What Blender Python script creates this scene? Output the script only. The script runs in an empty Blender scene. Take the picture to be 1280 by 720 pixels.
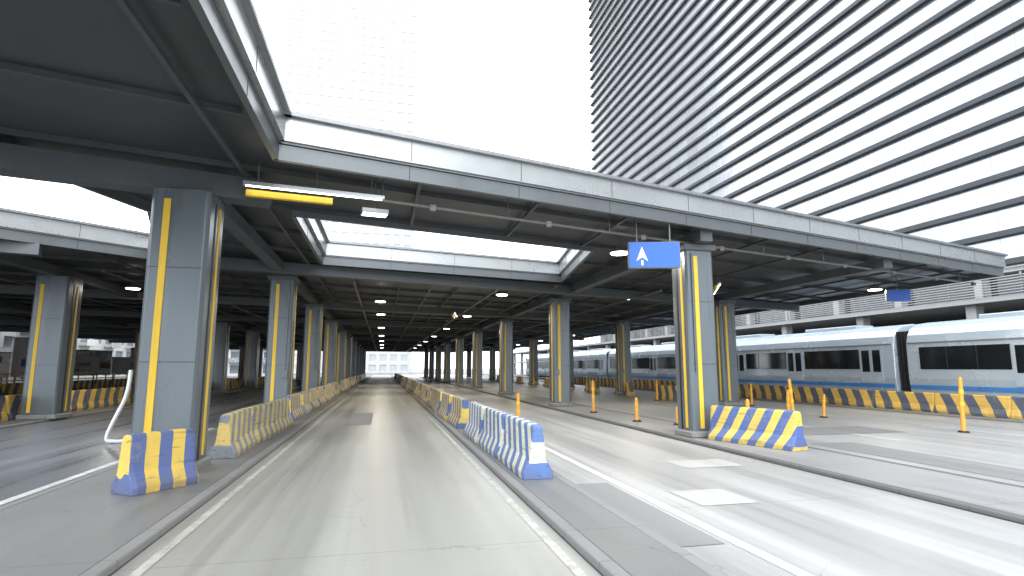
import bpy, math, random
from mathutils import Vector, Matrix
from mathutils.geometry import tessellate_polygon
import bmesh
random.seed(4)
D=bpy.data; SC=bpy.context.scene
COL=SC.collection

# ---------------------------------------------------------------- helpers
class MB:
    def __init__(s): s.v=[]; s.f=[]
    def box(s,cx,cy,cz,sx,sy,sz,rot=0.0):
        c,sn=math.cos(rot),math.sin(rot); b=len(s.v)
        for dz in(-.5,.5):
            for dx,dy in((-.5,-.5),(.5,-.5),(.5,.5),(-.5,.5)):
                x,y=dx*sx,dy*sy
                s.v.append((cx+x*c-y*sn,cy+x*sn+y*c,cz+dz*sz))
        s.f+=[(b,b+3,b+2,b+1),(b+4,b+5,b+6,b+7),(b,b+1,b+5,b+4),(b+1,b+2,b+6,b+5),(b+2,b+3,b+7,b+6),(b+3,b,b+4,b+7)]
        return s
    def ext(s,x0,x1,y0,y1,z0,z1): return s.box((x0+x1)/2,(y0+y1)/2,(z0+z1)/2,x1-x0,y1-y0,z1-z0)
    def beam(s,p,q,w,z0,z1):
        dx,dy=q[0]-p[0],q[1]-p[1]; L=math.hypot(dx,dy)
        return s.box((p[0]+q[0])/2,(p[1]+q[1])/2,(z0+z1)/2,L,w,z1-z0,math.atan2(dy,dx))
    def cyl(s,p,q,r,n=12,r2=None):
        p,q=Vector(p),Vector(q); d=(q-p).normalized(); r2=r if r2 is None else r2
        a=d.orthogonal().normalized(); bb=d.cross(a); b=len(s.v)
        for i in range(n):
            t=2*math.pi*i/n; o=a*math.cos(t)+bb*math.sin(t)
            s.v.append(tuple(p+o*r)); s.v.append(tuple(q+o*r2))
        for i in range(n):
            j=(i+1)%n; s.f.append((b+2*i,b+2*j,b+2*j+1,b+2*i+1))
        s.f.append(tuple(b+2*i for i in range(n))[::-1]); s.f.append(tuple(b+2*i+1 for i in range(n)))
        return s
    def prism(s,poly,z0,z1):
        n=len(poly); b=len(s.v)
        for z in(z0,z1):
            for p in poly: s.v.append((p[0],p[1],z))
        s.f.append(tuple(range(b+n-1,b-1,-1))); s.f.append(tuple(range(b+n,b+2*n)))
        for i in range(n):
            j=(i+1)%n; s.f.append((b+i,b+j,b+n+j,b+n+i))
        return s
    def sheet(s,x0,x1,y0,y1,z):
        b=len(s.v); s.v+=[(x0,y0,z),(x1,y0,z),(x1,y1,z),(x0,y1,z)]; s.f.append((b,b+1,b+2,b+3)); return s
    def profile(s,prof,axis_len,y0=0):
        n=len(prof); b=len(s.v)
        for y in(y0,y0+axis_len):
            for x,z in prof: s.v.append((x,y,z))
        s.f.append(tuple(range(b,b+n))); s.f.append(tuple(range(b+2*n-1,b+n-1,-1)))
        for i in range(n):
            j=(i+1)%n; s.f.append((b+j,b+i,b+n+i,b+n+j))
        return s
    def obj(s,name,mat,parent=None,bevel=0,smooth=False,seg=1):
        m=D.meshes.new(name); m.from_pydata(s.v,[],s.f); m.validate()
        bm=bmesh.new(); bm.from_mesh(m); bmesh.ops.recalc_face_normals(bm,faces=bm.faces); bm.to_mesh(m); bm.free()
        m.materials.append(mat)
        o=D.objects.new(name,m); COL.objects.link(o)
        if parent: o.parent=parent
        if bevel:
            md=o.modifiers.new('b','BEVEL'); md.width=bevel; md.segments=seg; md.limit_method='ANGLE'
        if smooth:
            for p in m.polygons: p.use_smooth=True
        return o
def empty(name,loc=(0,0,0),rot=0):
    e=D.objects.new(name,None); e.location=loc; e.rotation_euler=(0,0,rot); COL.objects.link(e); return e

# ---------------------------------------------------------------- materials
def nt(name):
    m=D.materials.new(name); m.use_nodes=True; t=m.node_tree; t.nodes.clear()
    o=t.nodes.new('ShaderNodeOutputMaterial'); b=t.nodes.new('ShaderNodeBsdfPrincipled')
    t.links.new(b.outputs[0],o.inputs[0]); return m,t,b
def N(t,ty,**k):
    n=t.nodes.new(ty)
    for a,v in k.items(): setattr(n,a,v)
    return n
def math_(t,op,a,b=None,clamp=False):
    n=N(t,'ShaderNodeMath',operation=op,use_clamp=clamp)
    for i,x in enumerate((a,b)):
        if x is None: continue
        if isinstance(x,(int,float)): n.inputs[i].default_value=x
        else: t.links.new(x,n.inputs[i])
    return n.outputs[0]
def mixc(t,f,a,b,blend='MIX'):
    n=N(t,'ShaderNodeMix',data_type='RGBA',blend_type=blend)
    for i,x in((0,f),(6,a),(7,b)):
        if isinstance(x,(int,float)): n.inputs[i].default_value=x
        elif isinstance(x,tuple): n.inputs[i].default_value=(*x[:3],1)
        else: t.links.new(x,n.inputs[i])
    return n.outputs[2]
def noise(t,vec,scale,detail=4,rough=.6):
    n=N(t,'ShaderNodeTexNoise'); n.inputs['Scale'].default_value=scale; n.inputs['Detail'].default_value=detail; n.inputs['Roughness'].default_value=rough
    t.links.new(vec,n.inputs['Vector']); return n.outputs['Fac']
def coords(t,scale=(1,1,1)):
    c=N(t,'ShaderNodeTexCoord'); m=N(t,'ShaderNodeMapping'); m.inputs['Scale'].default_value=scale
    t.links.new(c.outputs['Object'],m.inputs['Vector']); return m.outputs[0]
def ramp(t,f,lo,hi,a=0.,b=1.):
    n=N(t,'ShaderNodeMapRange'); t.links.new(f,n.inputs[0])
    for i,x in enumerate((lo,hi,a,b)): n.inputs[i+1].default_value=x
    return n.outputs[0]
def bump(t,b,h,strength=.3,dist=.02):
    n=N(t,'ShaderNodeBump'); n.inputs['Strength'].default_value=strength; n.inputs['Distance'].default_value=dist
    t.links.new(h,n.inputs['Height']); t.links.new(n.outputs[0],b.inputs['Normal'])
def sc(c,k): return tuple(min(1,x*k) for x in c)

def paint(name,col,rough=.5,metal=0,var=.25,scale=1.5,streak=True,bmp=.1,dirt=.35):
    m,t,b=nt(name)
    v=coords(t,(3,3,.35) if streak else (1,1,1))
    f=ramp(t,noise(t,v,scale,6,.65),.3,.7)
    g=ramp(t,noise(t,coords(t),scale*9,4,.7),.35,.7)
    c=mixc(t,f,sc(col,1-var),sc(col,1+var*.6))
    c=mixc(t,math_(t,'MULTIPLY',g,dirt),c,sc(col,max(.1,1-var*1.4)))
    t.links.new(c,b.inputs['Base Color'])
    t.links.new(ramp(t,f,0,1,rough-.08,rough+.12),b.inputs['Roughness'])
    b.inputs['Metallic'].default_value=metal
    if bmp: bump(t,b,g,bmp,.01)
    return m
def concrete(name,col,joint=0,streak=.35,speck=.25,rough=.75,tyres=None,stain=.3):
    m,t,b=nt(name)
    s=ramp(t,noise(t,coords(t,(1.6,.035,1)),1.3,7,.65),.3,.7)
    l=ramp(t,noise(t,coords(t),.22,5,.65),.3,.7)
    p=ramp(t,noise(t,coords(t),38,3,.8),.3,.75)
    c=mixc(t,s,sc(col,1-streak),sc(col,1+streak*.5))
    c=mixc(t,math_(t,'MULTIPLY',l,.35),c,sc(col,.66))
    c=mixc(t,math_(t,'MULTIPLY',p,speck),c,sc(col,.5))
    st=ramp(t,noise(t,coords(t,(1,.3,1)),1.1,3,.5),.6,.74)
    c=mixc(t,math_(t,'MULTIPLY',st,stain),c,sc(col,.45))
    sep=N(t,'ShaderNodeSeparateXYZ'); t.links.new(coords(t),sep.inputs[0])
    if tyres:
        for x in tyres:
            d=math_(t,'ABSOLUTE',math_(t,'SUBTRACT',sep.outputs[0],x))
            k=ramp(t,d,.12,.55,.34,0.)
            c=mixc(t,math_(t,'MULTIPLY',k,ramp(t,s,0,1,.5,1.)),c,sc(col,.4))
    if joint:
        fr=math_(t,'FRACT',math_(t,'DIVIDE',sep.outputs[1],joint))
        k=math_(t,'LESS_THAN',fr,.03/joint)
        c=mixc(t,math_(t,'MULTIPLY',k,.3),c,sc(col,.3))
    # fine cracks
    vo=N(t,'ShaderNodeTexVoronoi',feature='DISTANCE_TO_EDGE'); vo.inputs['Scale'].default_value=.28
    wv=N(t,'ShaderNodeVectorMath',operation='ADD'); nz=N(t,'ShaderNodeTexNoise'); nz.inputs['Scale'].default_value=1.2; nz.inputs['Detail'].default_value=5
    t.links.new(coords(t),nz.inputs['Vector']); t.links.new(coords(t),wv.inputs[0]); t.links.new(nz.outputs['Color'],wv.inputs[1]); t.links.new(wv.outputs[0],vo.inputs['Vector'])
    ck=math_(t,'LESS_THAN',vo.outputs['Distance'],.0022)
    c=mixc(t,math_(t,'MULTIPLY',math_(t,'MULTIPLY',ck,ramp(t,l,.4,.7)),.5),c,sc(col,.3))
    t.links.new(c,b.inputs['Base Color'])
    t.links.new(ramp(t,s,0,1,rough-.15,rough+.1),b.inputs['Roughness'])
    bump(t,b,p,.25,.006)
    return m
def stripes(name,ca,cb,period,slant,wear=.4,duty=.5):
    m,t,b=nt(name)
    sep=N(t,'ShaderNodeSeparateXYZ'); t.links.new(coords(t),sep.inputs[0])
    w=noise(t,coords(t),2,2)
    q=math_(t,'ADD',sep.outputs[0],math_(t,'MULTIPLY',sep.outputs[2],slant))
    q=math_(t,'ADD',q,math_(t,'MULTIPLY',w,.05))
    k=math_(t,'LESS_THAN',math_(t,'FRACT',math_(t,'DIVIDE',q,period)),duty)
    c=mixc(t,k,ca,cb)
    n1=noise(t,coords(t),5,7,.75); n2=ramp(t,noise(t,coords(t),1.3,4,.6),.35,.7)
    ch=ramp(t,n1,.56,.62)
    c=mixc(t,math_(t,'MULTIPLY',ch,wear),c,(.36,.35,.33))
    c=mixc(t,math_(t,'MULTIPLY',n2,.22),c,(.16,.15,.14))
    low=ramp(t,sep.outputs[2],.02,.28,.5,0.)
    c=mixc(t,math_(t,'MULTIPLY',low,ramp(t,n1,.3,.6)),c,(.12,.115,.11))
    sk=ramp(t,noise(t,coords(t,(.5,4,9)),2.5,3,.5),.60,.66)
    c=mixc(t,math_(t,'MULTIPLY',sk,.45),c,(.06,.06,.06))
    t.links.new(c,b.inputs['Base Color']); b.inputs['Roughness'].default_value=.6
    bump(t,b,n1,.25,.01)
    return m
def emis(name,col,st):
    m,t,b=nt(name); b.inputs['Base Color'].default_value=(.8,.8,.8,1)
    b.inputs['Emission Color'].default_value=(*col,1); b.inputs['Emission Strength'].default_value=st
    m.cycles.emission_sampling='NONE'; return m
def glass_panel(name,col,rough,metal,gy=3.0,gz=2.4,var=.12):
    m,t,b=nt(name)
    sep=N(t,'ShaderNodeSeparateXYZ'); t.links.new(coords(t),sep.inputs[0])
    cy=math_(t,'FLOOR',math_(t,'DIVIDE',sep.outputs[1],gy)); cz=math_(t,'FLOOR',math_(t,'DIVIDE',sep.outputs[2],gz))
    cb=N(t,'ShaderNodeCombineXYZ'); t.links.new(cy,cb.inputs[0]); t.links.new(cz,cb.inputs[1])
    wn=N(t,'ShaderNodeTexWhiteNoise'); t.links.new(cb.outputs[0],wn.inputs[0])
    c=mixc(t,wn.outputs['Value'],sc(col,1-var),sc(col,1+var*.5))
    fr=math_(t,'FRACT',math_(t,'DIVIDE',sep.outputs[1],gy))
    c=mixc(t,math_(t,'MULTIPLY',math_(t,'LESS_THAN',fr,.03),.5),c,sc(col,.5))
    t.links.new(c,b.inputs['Base Color']); b.inputs['Roughness'].default_value=rough; b.inputs['Metallic'].default_value=metal
    bump(t,b,noise(t,coords(t),.3,2),.08,.3)
    return m

M_ground=concrete('asphalt_ground',(.18,.182,.185),0,.3)
M_lane=concrete('concrete_lane',(.41,.405,.375),6,.32,.18,.42,tyres=(-.95,.75))
M_lane2=concrete('concrete_lane_light',(.47,.47,.465),7,.36,.16,.42,tyres=(4.6,6.2))
M_lane3=concrete('concrete_lane_far',(.44,.44,.43),8,.34,.2,.45)
M_asph=concrete('asphalt_lane',(.21,.225,.25),0,.38,.22,.34)
M_island=concrete('island_concrete',(.22,.222,.225),3,.3,.3,.5)
M_island2=concrete('island_light_concrete',(.34,.34,.34),3,.3,.3,.5)
M_kerb=concrete('kerb_stone',(.29,.29,.285),1.0,.25,.25)
M_kerbd=concrete('kerb_dark_stone',(.17,.17,.17),1.0,.25,.3)
M_white=paint('white_marking',(.74,.74,.72),.6,0,.35,3,False)
M_yelline=paint('faded_marking',(.54,.53,.48),.6,0,.4,4,False)
M_col=paint('column_paint',(.135,.160,.178),.28,.2,.12,.7,dirt=.08,bmp=.0)
M_beam=paint('beam_paint',(.105,.117,.126),.42,.1,.2,.6,False,.03)
M_under=paint('soffit_panel',(.058,.064,.069),.38,.1,.22,.4,False,.0)
M_rib=paint('purlin_paint',(.085,.091,.096),.5,.1,.2,1,False,.03)
M_fascia=paint('fascia_metal',(.48,.50,.505),.27,.6,.10,.5,False,.0,.12)
M_fascia2=paint('fascia_trim',(.17,.185,.195),.33,.4,.12,.6,False,.0,.15)
M_yel=paint('yellow_paint',(.86,.56,.04),.5,0,.16,2)
M_dark=paint('dark_metal',(.03,.032,.035),.5,.3,.3,2)
M_grey=paint('grey_metal',(.32,.33,.34),.4,.5,.2,2)
M_pipe=paint('pipe_metal',(.22,.22,.21),.45,.5,.2,2,False)
BL=(.09,.16,.42)
M_by=stripes('blue_yellow_stripe',(.84,.62,.12),BL,.46,-.55,.3)
M_byw=stripes('blue_cream_stripe',(.82,.79,.62),(.11,.21,.50),.44,-.7,.25)
M_byv=stripes('blue_yellow_upright',(.84,.59,.11),(.11,.16,.38),.40,-.08,.3)
M_gy=stripes('grey_yellow_stripe',(.78,.60,.20),(.27,.30,.36),.5,-.6,.5)
M_ok=stripes('orange_black_stripe',(.82,.52,.10),(.09,.11,.16),.85,-.6,.3)
M_orange=paint('orange_plastic',(.84,.40,.05),.45,0,.2,3)
M_lamp=emis('lamp_glow',(1,.93,.8),14)
M_tube=emis('tube_glow',(1,.97,.9),7)
M_blue=paint('sign_blue',(.02,.13,.60),.35,0,.08,1,False,0)
M_signw=paint('sign_white',(.85,.85,.85),.4,0,.03,1,False,0)
M_fin=paint('fin_metal',(.035,.042,.050),.45,.2,.2,.3,False)
M_tglass=glass_panel('tower_glass',(.37,.385,.40),.16,.6,var=.14)
M_train=paint('train_body',(.62,.72,.82),.22,.3,.05,.6,False,0)
M_trroof=paint('train_roof',(.50,.58,.64),.35,.2,.12,1,False,0)
M_trblue=paint('train_blue',(.06,.25,.62),.3,0,.1,1,False,0)
M_glassd,_t,_b=nt('dark_glass'); _b.inputs['Base Color'].default_value=(.012,.015,.018,1); _b.inputs['Roughness'].default_value=.06
M_rubber=paint('rubber',(.025,.025,.027),.7,0,.2,3,False)

# ---------------------------------------------------------------- ground
MB().sheet(-900,900,-300,1500,0).obj('ground',M_ground)
MB().sheet(-2.25,1.92,-12,160,.004).obj('road',M_lane)
MB().sheet(2.88,7.28,-12,160,.004).obj('road',M_lane2)
MB().sheet(9.32,20.6,-12,160,.004).obj('road',M_lane3)
MB().sheet(-11.0,-4.62,-12,160,.004).obj('road',M_asph)
MB().sheet(-21.0,-13.0,-12,160,.004).obj('road',M_asph)
mk=MB()
mk.sheet(-2.10,-2.0,-8,150,.009); mk.sheet(1.70,1.80,-8,150,.009)
mk.obj('lane_edge_marking',M_yelline)
mk=MB()
mk.sheet(3.58,3.72,-8,60,.009)
mk.sheet(-5.0,-4.86,-3,19,.009)
for y in range(-6,90,6): mk.sheet(12.6,12.74,y,y+3,.009)
for y in range(-6,90,6): mk.sheet(16.6,16.74,y,y+3,.009)
mk.obj('lane_marking',M_white)
M_patch=concrete('repair_patch',(.54,.53,.51),0,.2)
MB().sheet(4.15,5.0,7.0,7.9,.010).sheet(5.4,6.6,9.6,10.4,.010).obj('road_repair_patch',M_patch)
M_patchd=concrete('dark_patch',(.29,.29,.29),0,.2)
MB().sheet(2.95,3.5,5.5,8.7,.010).sheet(10,11.2,6,12,.010).sheet(-1.1,-.3,19,24,.010).sheet(10.2,14.5,13.5,15.2,.010).obj('road_tar_patch',M_patchd)
IH=.07
def island(x0,x1,y0,y1,h=IH,mat=None,km=None):
    e=empty('traffic_island')
    MB().ext(x0+.15,x1-.15,y0+.15,y1-.15,0,h).obj('top_surface',mat or M_island,e)
    k=MB(); k.ext(x0,x0+.148,y0,y1,0,h+.006); k.ext(x1-.148,x1,y0,y1,0,h+.006)
    k.ext(x0+.15,x1-.15,y0,y0+.148,0,h+.006); k.ext(x0+.15,x1-.15,y1-.148,y1,0,h+.006)
    k.obj('kerb',km or M_kerb,e,bevel=.02,seg=2)
island(1.93,2.87,-10,150,.09)
island(-4.6,-2.26,-10,150,.09)
island(7.3,9.3,-10,150,IH,M_island2,M_kerbd)
island(-13.0,-11.02,14,150)
island(20.6,22.2,-10,150)

# ---------------------------------------------------------------- canopy
YE=118
outer=[(-1.9,-9),(-1.9,9.84),(23,16.7),(23,YE),(-34,YE),(-34,-2),(-16,12.8),(-7.2,20.4),(-5.2,13.9),(-6.3,10.6),(-7.5,7),(-7.5,-9)]
hole=[(-2.15,13.5),(6.1,15.75),(7.1,22.0),(-2.15,19.9)]
def pip(x,y,P):
    r=False;n=len(P)
    for i in range(n):
        x1,y1=P[i];x2,y2=P[(i+1)%n]
        if (y1>y)!=(y2>y) and x<(x2-x1)*(y-y1)/(y2-y1)+x1: r=not r
    return r
def inroof(x,y): return pip(x,y,outer) and not pip(x,y,hole)
can=empty('station_canopy')
def slab(mb,polys,z0,z1):
    pts=[p for P in polys for p in P]
    tri=tessellate_polygon([[Vector((p[0],p[1],0)) for p in P] for P in polys])
    b=len(mb.v);n=len(pts)
    for z in(z0,z1):
        for p in pts: mb.v.append((p[0],p[1],z))
    for a in tri:
        mb.f.append(tuple(b+i for i in a)); mb.f.append(tuple(b+n+i for i in a[::-1]))
    k=0
    for P in polys:
        m=len(P)
        for i in range(m):
            j=(i+1)%m; mb.f.append((b+k+i,b+k+j,b+n+k+j,b+n+k+i))
        k+=m
s=MB(); slab(s,[outer,hole],5.5,5.9); s.obj('roof_slab',M_under,can)
def fascia(P,sgn):
    up=MB();lo=MB();gv=MB();cp=MB()
    n=len(P)
    area=sum(P[i][0]*P[(i+1)%n][1]-P[(i+1)%n][0]*P[i][1] for i in range(n))
    o=1 if area>0 else -1
    for i in range(n):
        p=Vector(P[i]);q=Vector(P[(i+1)%n]); d=(q-p).normalized(); nn=Vector((d.y,-d.x))*o*sgn
        L=(q-p).length
        def st(mb,off,th,z0,z1,e=0):
            a=p+nn*(off)-d*e; b_=q+nn*(off)+d*e
            mb.beam(a,b_,th,z0,z1)
        st(up,.10,.14,5.60,6.02,.02)
        st(lo,.03,.10,5.28,5.55,.0)
        st(gv,.0,.06,5.55,5.60)
        st(cp,.14,.26,6.022,6.09,.05)
        st(cp,.09,.05,5.565,5.598,.02)
        k=int(L/2.4)
        for j in range(1,k+1):
            c=p+d*(L*j/(k+1))+nn*.172
            gv.box(c.x,c.y,5.81,.010,.006,.38,math.atan2(d.y,d.x))
            c=p+d*(L*j/(k+1))+nn*.082
            gv.box(c.x,c.y,5.41,.010,.006,.25,math.atan2(d.y,d.x))
    up.obj('fascia_upper',M_fascia,can); lo.obj('fascia_lower',M_fascia2,can); gv.obj('fascia_trim',M_dark,can); cp.obj('coping',M_grey,can)
fascia(outer,1); fascia(hole,-1)
def runs(p,d,L,step=.2):
    out=[];st=None;t=0
    while t<=L:
        ok=inroof(p[0]+d[0]*t,p[1]+d[1]*t)
        if ok and st is None: st=t
        if (not ok) and st is not None:
            if t-st>.8: out.append((st+.12,t-.3))
            st=None
        t+=step
    if st is not None: out.append((st+.12,L))
    return [((p[0]+d[0]*a,p[1]+d[1]*a),(p[0]+d[0]*b,p[1]+d[1]*b)) for a,b in out]
A=Vector((.964,.2656)).normalized()
def line_t(x0,y0,mb,w,z0,z1,xl=-34,xr=24):
    p=(xl,y0-(x0-xl)*A.y/A.x)
    for a,b in runs(p,A,(xr-xl)/A.x): mb.beam(a,b,w,z0,z1)
def line_l(x,mb,w,z0,z1,y0=-9,y1=YE-1):
    for a,b in runs((x,y0),(0,1),y1-y0): mb.beam(a,b,w,z0,z1)
rb=MB()
y=-14
while y<YE:
    line_t(0,y,rb,.06,5.40,5.497); y+=2.55
rb.obj('purlins',M_rib,can)
rb=MB()
for x in [-31,-28,-25,-22,-15.5,-8.8,-6.1,-2.6,.6,3.2,5.6,10.4,12.8,18.4,20.8]:
    line_l(x,rb,.07,5.33,5.398)
rb.obj('secondary_beams',M_rib,can)
def ok(l): return [y for y in l if y<YE-2]
rows={-3.5:ok([11,21.2,30.4]+[40+10*i for i in range(12)]),
      8.0:ok([13.5+11.8*i for i in range(13)]),
      -11.4:ok([23.2+10.5*i for i in range(13)]),
      15.9:ok([24.2+11.8*i for i in range(12)]),
      -20:ok([30+12*i for i in range(10)])}
BZ=5.02
mb=MB()
for x in rows: line_l(x,mb,.34,BZ,5.325,y0=12.0 if x==-3.5 else -9)
mb.obj('main_beams_long',M_beam,can)
mb=MB()
for k,(x0,yy) in enumerate([(-3.5,11.0)]+[(2,21.6+11.6*i) for i in range(9)]):
    line_t(x0,yy,mb,.46 if k==0 else .4,4.9 if k==0 else BZ-.06,5.322,xr=-2.2 if k==0 else 22.5)
mb.obj('main_beams_cross',M_beam,can)
pp=MB()
for x,z,r in((-1.2,5.12,.05),(1.9,5.15,.035),(4.6,5.08,.06),(6.9,5.15,.04),(11.6,5.1,.06),(14.1,5.14,.04),(-7.9,5.1,.05),(-9.6,5.14,.035),(-14,5.1,.05)):
    for a,b in runs((x,22),(0,1),YE-24): pp.cyl((a[0],a[1],z),(b[0],b[1],z),r,8)
pp.cyl((-.1,11.0,5.05),(21.3,16.95,5.05),.04,8)
for i in range(9):
    tt=i/8; x=-.1+21.4*tt; y=11+5.95*tt
    pp.cyl((x,y,5.05),(x,y,5.5),.015,6)
    pp.box(x+1.0,y+.28,5.03,.12,.10,.12)
pp.obj('hanging_pipes',M_pipe,can)

# ---------------------------------------------------------------- columns
def column(x,y,s=.86,z1=BZ,first=False,i=0):
    e=empty('canopy_column',(x,y,0))
    if first: z1=4.9
    h=s/2;c=.06
    oct_=[(-h+c,-h),(h-c,-h),(h,-h+c),(h,h-c),(h-c,h),(-h+c,h),(-h,h-c),(-h,-h+c)]
    MB().prism(oct_,.12,z1-.002).obj('shaft',M_col,e,bevel=.012)
    if s<.9: MB().box(0,0,z1-.09,s+.14,s+.14,.17).obj('capital',M_beam,e,bevel=.02)
    w=.11; zc=2.5; zh=4.4
    y2=MB(); 
    y2.box(-(h-.27),-h-.006,zc,w,.016,zh); y2.box((h-.27),h+.006,zc,w,.016,zh)
    y2.box(h+.006,.14,zc,.016,.10,zh); y2.box(-h-.006,-.14,zc,.016,.10,zh)
    y2.obj('yellow_stripes',M_yel,e)
    g=MB(); g.box(h+.004,-.10,zc,.012,.07,zh+.1); g.box(-h-.004,.10,zc,.012,.07,zh+.1)
    g.box(0,-h-.002,1.9,s-.1,.006,.010); g.box(0,-h-.002,3.5,s-.1,.006,.010)
    g.obj('recess_joint',M_dark,e)
    q=MB(); sx=1 if x<0 else -1
    q.cyl((sx*(h-.15),-h-.03,1.7),(sx*(h-.15),-h-.03,z1-.25),.018,8)
    if i%2: q.box(sx*(h-.15),-h-.05,1.6,.16,.09,.24)
    if i or x>0: q.obj('conduit',M_col,e)
    MB().box(0,0,.15,s+.12,s+.12,.16).obj('base_plinth',M_kerb,e,bevel=.03)
for x,ys in rows.items():
    for i,y in enumerate(ys): column(x,y,.94 if (x==-3.5 and i==0) else (1.05 if x==-11.4 else .8),first=(x==-3.5 and i==0),i=i)

# ---------------------------------------------------------------- barriers
def barrier(x,y,L,ang,mat,h=.82,w=.5,z=IH,ph=None):
    m=MB(); prof=[(-w/2,0),(-w/2,.1),(-w*.28,.3),(-w*.17,h-.03),(-w*.12,h),(w*.12,h),(w*.17,h-.03),(w*.28,.3),(w/2,.1),(w/2,0)]
    n=len(prof); secs=[(-L/2,.90),(-L/2+.06,1.0),(0,1.0),(L/2-.06,1.0),(L/2,.90)]
    for xx,k in secs:
        for py,pz in prof: m.v.append((xx,py*k,pz*(.97 if k<1 else 1)))
    for i in range(len(secs)-1):
        for j in range(n):
            jj=(j+1)%n; m.f.append((i*n+j,i*n+jj,(i+1)*n+jj,(i+1)*n+j))
    m.f.append(tuple(range(n))); m.f.append(tuple(range(len(secs)*n-1,(len(secs)-1)*n-1,-1)))
    o=m.obj('concrete_barrier',mat,None,bevel=.012,seg=2)
    ph=random.uniform(-4,4) if ph is None else ph
    for v in o.data.vertices: v.co.x+=ph
    o.location=(x-ph*math.cos(ang),y-ph*math.sin(ang),z); o.rotation_euler=(0,0,ang); return o
H=math.pi/2
for i in range(3): barrier(2.42-.02*i,9.85+2.2*i,2.16,H+random.uniform(-.02,.02),M_byw,z=.09)
for i in range(34): barrier(2.3+random.uniform(-.05,.05),17.6+2.6*i,2.3,H+random.uniform(-.03,.03),M_by,z=.09)
barrier(-3.12,9.38,1.0,math.radians(54),M_byv,.80,.5,z=.09,ph=.1)
for i in range(3): barrier(-2.95+.05*i,13.1+2.2*i,2.15,H+random.uniform(-.06,.06),M_gy,z=.09)
for i in range(32): barrier(-2.95+random.uniform(-.05,.05),21.0+2.7*i,2.3,H+random.uniform(-.03,.03),M_gy if i%3 else M_by,z=.09)
barrier(8.35,11.75,2.35,math.radians(-75),M_by)
for i in range(24): barrier(21.3,3+2.8*i,2.78,H+random.uniform(-.01,.01),M_ok,.75,.45)
for i in range(20): barrier(-12.3,16+2.6*i,2.4,H+random.uniform(-.03,.03),M_ok)
for i in range(16): barrier(-22,16+2.8*i,2.7,H,M_ok)
for i in range(10): barrier(15.9,30+6*i,2.4,H,M_ok,z=0)

# ---------------------------------------------------------------- bollards
def bollard(x,y,h,z=.0,lean=(0,0)):
    e=empty('delineator_post',(x,y,z)); e.rotation_euler=(lean[0],lean[1],0)
    m=MB(); m.cyl((0,0,.05),(0,0,h),.06,14,.05); m.cyl((0,0,h),(0,0,h+.05),.05,14,.025)
    m.obj('post',M_orange,e,smooth=False)
    MB().cyl((0,0,0),(0,0,.05),.15,16,.12).obj('base',M_rubber,e)
    r=MB(); r.cyl((0,0,h*.72),(0,0,h*.80),.0625,14,.0615); r.cyl((0,0,h*.5),(0,0,h*.56),.065,14,.064)
    r.obj('reflective_bands',M_yel,e)
for a in [(16.0,13.1,1.5,0,(0,.05)),(13.1,16.3,1.4,0,(0,-.06)),(12.1,19.8,1.05,0,(0,0)),(4.0,16.9,1.0,0,(0,.03)),(8.15,17.5,.72,IH,(0,0)),
          (8.1,21.3,1.2,IH,(0,0)),(15.8,18.1,.8,0,(0,.1)),(15.0,29.5,1.1,0,(0,0)),(13.6,17.2,1.0,0,(.0,.05)),(19,31,1.1,0,(0,0)),(8.6,27,1.0,IH,(0,0)),
          (-12,20.5,1.1,IH,(0,0)),(17.4,24.5,1.0,0,(0,0)),(12.6,21.2,.7,0,(0,0)),(12.9,23.0,.7,0,(0,0)),(9.0,12.9,.9,IH,(0,.04)),(8.9,16.2,.5,IH,(0,0))]:
    bollard(*a)
cu=D.curves.new('white_hoop_post','CURVE'); cu.dimensions='3D'; cu.bevel_depth=.045; cu.bevel_resolution=3
sp=cu.splines.new('NURBS'); P=[(-5.75,15.9,.04),(-6.3,15.7,.04),(-6.42,15.7,.12),(-6.25,15.7,.6),(-6.0,15.7,1.2),(-6.0,15.7,1.75)]
sp.points.add(len(P)-1)
for i,p in enumerate(P): sp.points[i].co=(*p,1)
sp.use_endpoint_u=True; sp.order_u=3
cu.materials.append(M_signw); o=D.objects.new('white_hoop_post',cu); COL.objects.link(o)

# ---------------------------------------------------------------- signs
e=empty('direction_sign',(6.32,12.35,4.5),math.radians(-14))
MB().box(0,0,0,1.24,.16,.64).obj('sign_box',M_grey,e,bevel=.015)
MB().box(0,-.083,0,1.21,.006,.61).obj('sign_face',M_blue,e)
w=MB(); b0=[(-.44,-.16),(-.30,.20),(-.16,-.16),(-.30,-.06)]
w.v+=[(x,-.09,z) for x,z in b0]; w.f.append((0,1,2,3)); w.box(-.30,-.089,-.2,.05,.004,.12)
w.obj('arrow',M_signw,e)
r=MB(); r.cyl((-.4,0,.32),(-.4,0,.95),.02,8); r.cyl((.4,0,.32),(.4,0,.95),.02,8); r.obj('hangers',M_pipe,e)
e=empty('direction_sign',(20.6,19.0,4.75),math.radians(-25))
MB().box(0,0,0,.9,.12,.5).obj('sign_box',M_grey,e,bevel=.015)
MB().box(0,-.063,0,.86,.006,.46).obj('sign_face',M_blue,e)
r=MB(); r.cyl((0,0,.25),(0,0,.75),.02,8); r.obj('hangers',M_pipe,e)

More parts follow.
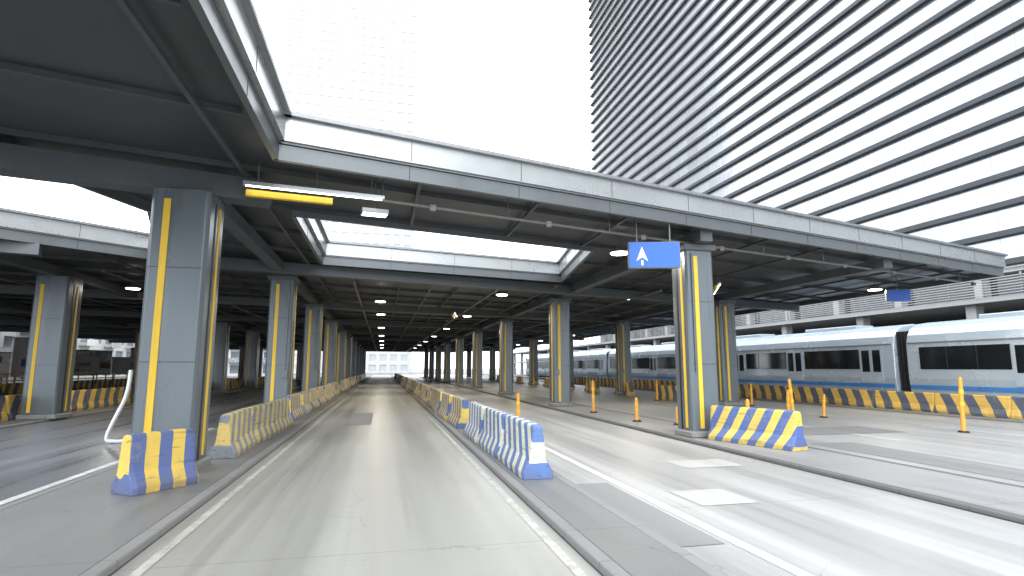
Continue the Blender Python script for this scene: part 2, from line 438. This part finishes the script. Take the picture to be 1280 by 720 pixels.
# ---------------------------------------------------------------- lamps
def downlight(x,y,z=5.1):
    e=empty('ceiling_lamp',(x,y,z))
    MB().cyl((0,0,0),(0,0,.14),.30,20,.2).obj('housing',M_grey,e)
    MB().cyl((0,0,-.03),(0,0,0),.25,20).obj('lens',M_lamp,e)
    MB().cyl((0,0,.14),(0,0,.4),.02,6).obj('stem',M_pipe,e)
lp=[(6.6,15.0),(20.3,19.8),(-.2,28.9),(-10.3,26.4)]
for x in(-.2,5.2,11.6,18.8,-8): 
    for i in range(6): lp.append((x,(36 if x<12 and x>-5 else 31)+12*i))
for x in (5.2,11.6): lp.append((x,25))
for k,(x,y) in enumerate(lp):
    if y>YE-2: continue
    downlight(x,y)
    if (y<70 and x in(-.2,5.2,11.6)) or k<4:
        l=D.lights.new('lamp_light','AREA'); l.shape='DISK'; l.size=.44; l.energy=150; l.color=(1,.92,.76)
        lo=D.objects.new('ceiling_lamp_light',l); lo.location=(x,y,5.04); COL.objects.link(lo)
def batten(x,y,z,rot,L=2.5,yl=1.5,yo=-.45):
    e=empty('hanging_batten_lamp',(x,y,z),rot)
    MB().box(0,0,.07,L,.14,.08).obj('housing',M_fascia,e,bevel=.01)
    MB().box(yo,.12,-.07,yl,.10,.12).obj('yellow_tray',M_yel,e,bevel=.01)
    MB().box(0,-.03,.022,L-.1,.05,.014).obj('tube',M_tube,e)
    h_=MB(); [h_.cyl((xx,0,.11),(xx,0,.5),.012,6) for xx in(-.4*L,0,.4*L)]; h_.obj('hangers',M_pipe,e)
batten(-1.3,10.75,5.0,math.radians(9))
batten(13.2,20.5,4.95,math.radians(62),3.2,3.0,0)
batten(4.2,34,4.95,math.radians(80),2.4,2.2,0)
e=empty('hanging_flood_lamp',(-.25,11.25,4.86),math.radians(9))
MB().box(0,0,0,.52,.3,.1).obj('housing',M_grey,e,bevel=.01)
MB().box(0,-.02,-.055,.46,.24,.01).obj('lens',M_tube,e)
MB().cyl((0,0,.05),(0,0,.62),.018,6).obj('hanger',M_pipe,e)

# ---------------------------------------------------------------- train
def car(y0,y1):
    e=empty('train_carriage'); X=25
    prof=[(X+.05,.55),(X-.02,1.3),(X,2.95),(X+.10,3.38),(X+.32,3.72),(X+.68,3.93),(X+1.4,4.03),(X+2.12,3.93),(X+2.48,3.72),(X+2.70,3.38),(X+2.8,2.95),(X+2.82,1.3),(X+2.75,.55)]
    MB().profile(prof,y1-y0,y0).obj('body',M_train,e,bevel=.06,seg=3)
    MB().ext(X-.035,X-.022,y0+.1,y1-.1,.82,1.0).obj('blue_band',M_trblue,e)
    MB().ext(X-.032,X-.0245,y0+.1,y1-.1,2.95,3.02).obj('gutter_line',M_grey,e)
    L=y1-y0; g=MB();dr=MB();fr=MB()
    nb=3; bay=(L-1.2)/nb
    for i in range(nb):
        a=y0+.6+bay*i
        g.ext(X-.036,X-.012,a+1.55,a+bay-.1,1.74,2.78)
        for j in range(1,3):
            yy=a+1.55+(bay-1.65)*j/3; fr.ext(X-.042,X-.037,yy-.025,yy+.025,1.74,2.78)
        for dd in(0,.68):
            dr.ext(X-.04,X-.024,a+.1+dd,a+.77+dd,1.05,2.9)
            g.ext(X-.052,X-.0405,a+.2+dd,a+.67+dd,1.6,2.72)
    g.obj('windows',M_glassd,e); dr.obj('doors',M_train,e); fr.obj('window_posts',M_rubber,e)
    u=MB(); u.ext(X+.15,X+2.65,y0+.4,y1-.4,.32,.549)
    for yy in(y0+2.6,y1-2.6):
        for o_ in(-1,1):
            for xx in(X+.45,X+2.25): u.cyl((xx,yy+o_,.42),(xx+.12,yy+o_,.42),.38,18)
    u.obj('underframe_and_wheels',M_rubber,e)
    rf=MB(); rf.ext(X+.8,X+2.0,y0+3,y0+7,3.9,4.16); rf.ext(X+.8,X+2.0,y1-7,y1-3,3.9,4.16); rf.obj('roof_units',M_trroof,e,bevel=.04)
Y0=4.6
for i in range(5):
    car(Y0,Y0+18.3)
    e=empty('train_gangway'); g=MB()
    for k in range(7): 
        w=.16 if k%2 else .22
        yy=Y0+18.32+k*.096
        g.ext(25+w,27.8-w,yy,yy+.088,.7,3.6)
    g.obj('bellows',M_rubber,e)
    Y0+=19.0
rl=MB()
for x in(25.6,27.3): rl.ext(x-.04,x+.04,-10,160,0.005,.1)
rl.obj('railway_track',M_pipe)

# ---------------------------------------------------------------- parking garage behind train
e=empty('parking_garage')
M_gar=concrete('garage_concrete',(.38,.38,.375),0,.25)
g=MB()
for z in(3.3,5.75): g.ext(33,52 if z<5 else 49,-10,150,z-.3,z)
for y in range(-6,150,8):
    g.ext(33.6,34.2,y,y+.6,0,3.0); g.ext(33.6,34.2,y,y+.6,3.3,5.45)
g.obj('slabs_and_columns',M_gar,e)
lv=MB()
for z0 in(3.4,5.8):
    for k in range(7): lv.box(32.95,70,z0+.15*k+.05,.10,160,.05)
lv.obj('louvres',M_grey,e)
ps=MB()
for y in range(-9,150,2): ps.ext(33.02,33.1,y,y+.07,3.32,4.5); ps.ext(33.02,33.1,y,y+.07,5.77,6.95)
ps.cyl((33,-10,6.98),(33,150,6.98),.04,8)
ps.obj('railing_posts',M_grey,e)
MB().ext(45,45.3,-10,150,0,5.4).obj('back_wall',M_gar,e)

# ---------------------------------------------------------------- tower
e=empty('office_tower')
MB().ext(50,88,-60,128,10,190).obj('glass_core',M_tglass,e)
fn=MB()
z=10.4
while z<188:
    fn.box(49.70,34,z,.38,188.8,.52); fn.box(69,128.3,z,38.9,.38,.52)
    z+=2.4
fn.obj('horizontal_fins',M_fin,e,bevel=.06,seg=2)
MB().ext(51,87,-58,126,0,9.99).obj('podium_glass',M_glassd,e)
pd=MB()
y=-58
while y<127: pd.ext(50.2,51.0-.003,y,y+.8,0,9.6); y+=8
pd.ext(50,51-.003,-58,126,9.6,9.98)
pd.obj('podium_columns',M_gar,e)

# ---------------------------------------------------------------- generic buildings
def building(name,x,y,w,d,h,fl,bw,wall,gl,rot=0,balc=False):
    e=empty(name,(x,y,0),rot)
    MB().box(0,0,h/2,w,d,h).obj('glazing',gl,e)
    m=MB(); fh=h/fl
    for i in range(fl+1):
        zz=min(i*fh,h); th=.55*fh*.5+.35
        z0=max(0,zz-th/2); z1=zz+th/2
        m.box(0,0,(z0+z1)/2,w+.4,d+.4,z1-z0)
    nx=max(2,int(w/bw)); ny=max(2,int(d/bw))
    for i in range(nx+1):
        xx=-w/2+w*i/nx
        for sy in(-1,1): m.box(xx,sy*(d/2+.11),h/2,bw*.34,.23,h-.1)
    for i in range(ny+1):
        yy=-d/2+d*i/ny
        for sx in(-1,1): m.box(sx*(w/2+.11),yy,h/2,.23,bw*.34,h-.1)
    m.box(0,0,h+.5,w+.1,d+.1,.6); m.box(w*.1,0,h+1.9,w*.3,d*.4,2.4)
    m.obj('walls',wall,e)
    if balc:
        b=MB()
        for i in range(1,fl):
            for k in range(0,ny,2):
                yy=-d/2+d*(k+.5)/ny
                b.box(w/2+.85,yy,i*fh+.05,1.2,d/ny*.9,.12); b.box(w/2+1.42,yy,i*fh+.55,.06,d/ny*.9,.9)
            for k in range(0,nx,2):
                xx=-w/2+w*(k+.5)/nx
                b.box(xx,-d/2-.85,i*fh+.05,w/nx*.9,1.2,.12); b.box(xx,-d/2-1.42,i*fh+.55,w/nx*.9,.06,.9)
        b.obj('balconies',M_fascia,e)
M_pale=paint('pale_wall',(.60,.61,.61),.8,0,.03,.2,False,0)  # fog in front of the far high rise is put into this pale colour
M_palegl=paint('pale_glass',(.52,.53,.54),.6,0,.05,.2,False,0)  # its windows, paled towards the wall tone by the same painted-in haze
M_wallA=paint('render_wall',(.62,.61,.58),.8,0,.15,.5)
M_wallC=paint('white_wall',(.74,.74,.74),.8,0,.1,.5)
M_midgl=paint('window_glass',(.24,.27,.30),.15,0,.3,.4,False,0)
building('high_rise_tower',-14,215,46,30,190,54,3.5,M_pale,M_palegl)
building('apartment_building',-48,62,22,26,14,5,3.2,M_wallC,M_midgl,.1,True)
building('apartment_building',-62,110,30,24,16,6,3.2,M_wallA,M_midgl,-.1,True)
building('apartment_building',-44,24,14,22,10,3,3.4,M_wallA,M_midgl,0,True)
building('apartment_building',-36,150,24,24,15,5,3.2,M_wallC,M_midgl,.05,True)
building('office_building',-75,30,20,60,16,5,4,M_wallC,M_midgl)
e=empty('metal_fence'); f=MB(); f2=MB()
for y in range(14,96,3): f.ext(-24.05,-23.97,y,y+.07,0,1.4)
for z in(.5,.95,1.4): f2.ext(-24.06,-23.96,14,95,z-.04,z+.04)
f.obj('posts',M_grey,e); f2.obj('rails',M_orange,e)
hm=[M_wallC,M_wallA,M_fascia,paint('panel_blue',(.12,.2,.35),.5,0,.2,1),paint('panel_green',(.2,.3,.2),.5,0,.2,1),paint('panel_rust',(.35,.16,.08),.6,0,.2,1)]
for k in range(14):
    y=20+k*5.6+random.uniform(-.6,.6); hgt=random.choice((1.8,2.4,3.0)); 
    e=empty('billboard',(-26.5-random.uniform(0,2.5),y,0),math.radians(random.uniform(-60,-20)))
    MB().box(0,0,1.1+hgt/2,.14,4.2,hgt).obj('panel',hm[k%3],e,bevel=.02)
    q=MB()
    for j in range(random.randint(2,4)):
        q.box(.075,random.uniform(-1.2,1.2),1.1+hgt*random.uniform(.2,.8),.006+.004*j,random.uniform(.6,1.8),random.uniform(.2,.6))
    q.obj('artwork',hm[3+k%3],e)
    q=MB(); q.ext(-.1,0-.075,-1.8,-1.68,0,1.1+hgt); q.ext(-.1,-.075,1.68,1.8,0,1.1+hgt); q.box(0,0,1.1+hgt+.04,.2,4.3,.075); q.obj('frame',M_grey,e)

# ---------------------------------------------------------------- world, sun, camera
W=D.worlds.new('World'); SC.world=W; W.use_nodes=True; t=W.node_tree; t.nodes.clear()
out=t.nodes.new('ShaderNodeOutputWorld'); bg=t.nodes.new('ShaderNodeBackground')
sky=t.nodes.new('ShaderNodeTexSky'); sky.sky_type='NISHITA'; sky.sun_disc=False
EL,AZ=math.radians(48),math.radians(150)
sky.sun_elevation=EL; sky.sun_rotation=AZ
mx=t.nodes.new('ShaderNodeMix'); mx.data_type='RGBA'; mx.inputs[0].default_value=.92
t.links.new(sky.outputs[0],mx.inputs[6]); mx.inputs[7].default_value=(27.0,28.2,29.6,1)
t.links.new(mx.outputs[2],bg.inputs[0]); bg.inputs[1].default_value=.15
t.links.new(bg.outputs[0],out.inputs[0])
l=D.lights.new('sun','SUN'); l.energy=1.5; l.angle=math.radians(14); l.color=(1,.97,.92)
lo=D.objects.new('sun',l); COL.objects.link(lo)
sd=Vector((math.sin(AZ)*math.cos(EL),math.cos(AZ)*math.cos(EL),math.sin(EL)))
lo.rotation_euler=sd.to_track_quat('Z','Y').to_euler()
cam=D.cameras.new('camera'); cam.sensor_width=36; cam.lens=19.88; cam.clip_end=3000; cam.clip_start=.05
co=D.objects.new('camera',cam); COL.objects.link(co)
yw,pt=math.radians(12.78),math.radians(8.05)
F=Vector((math.sin(yw)*math.cos(pt),math.cos(yw)*math.cos(pt),math.sin(pt)))
R=Vector((math.cos(yw),-math.sin(yw),0)); U=R.cross(F)
co.matrix_world=Matrix(((R.x,U.x,-F.x,0),(R.y,U.y,-F.y,0),(R.z,U.z,-F.z,1.8),(0,0,0,1)))
SC.camera=co
SC.view_settings.view_transform='Standard'; SC.view_settings.look='None'; SC.view_settings.exposure=0
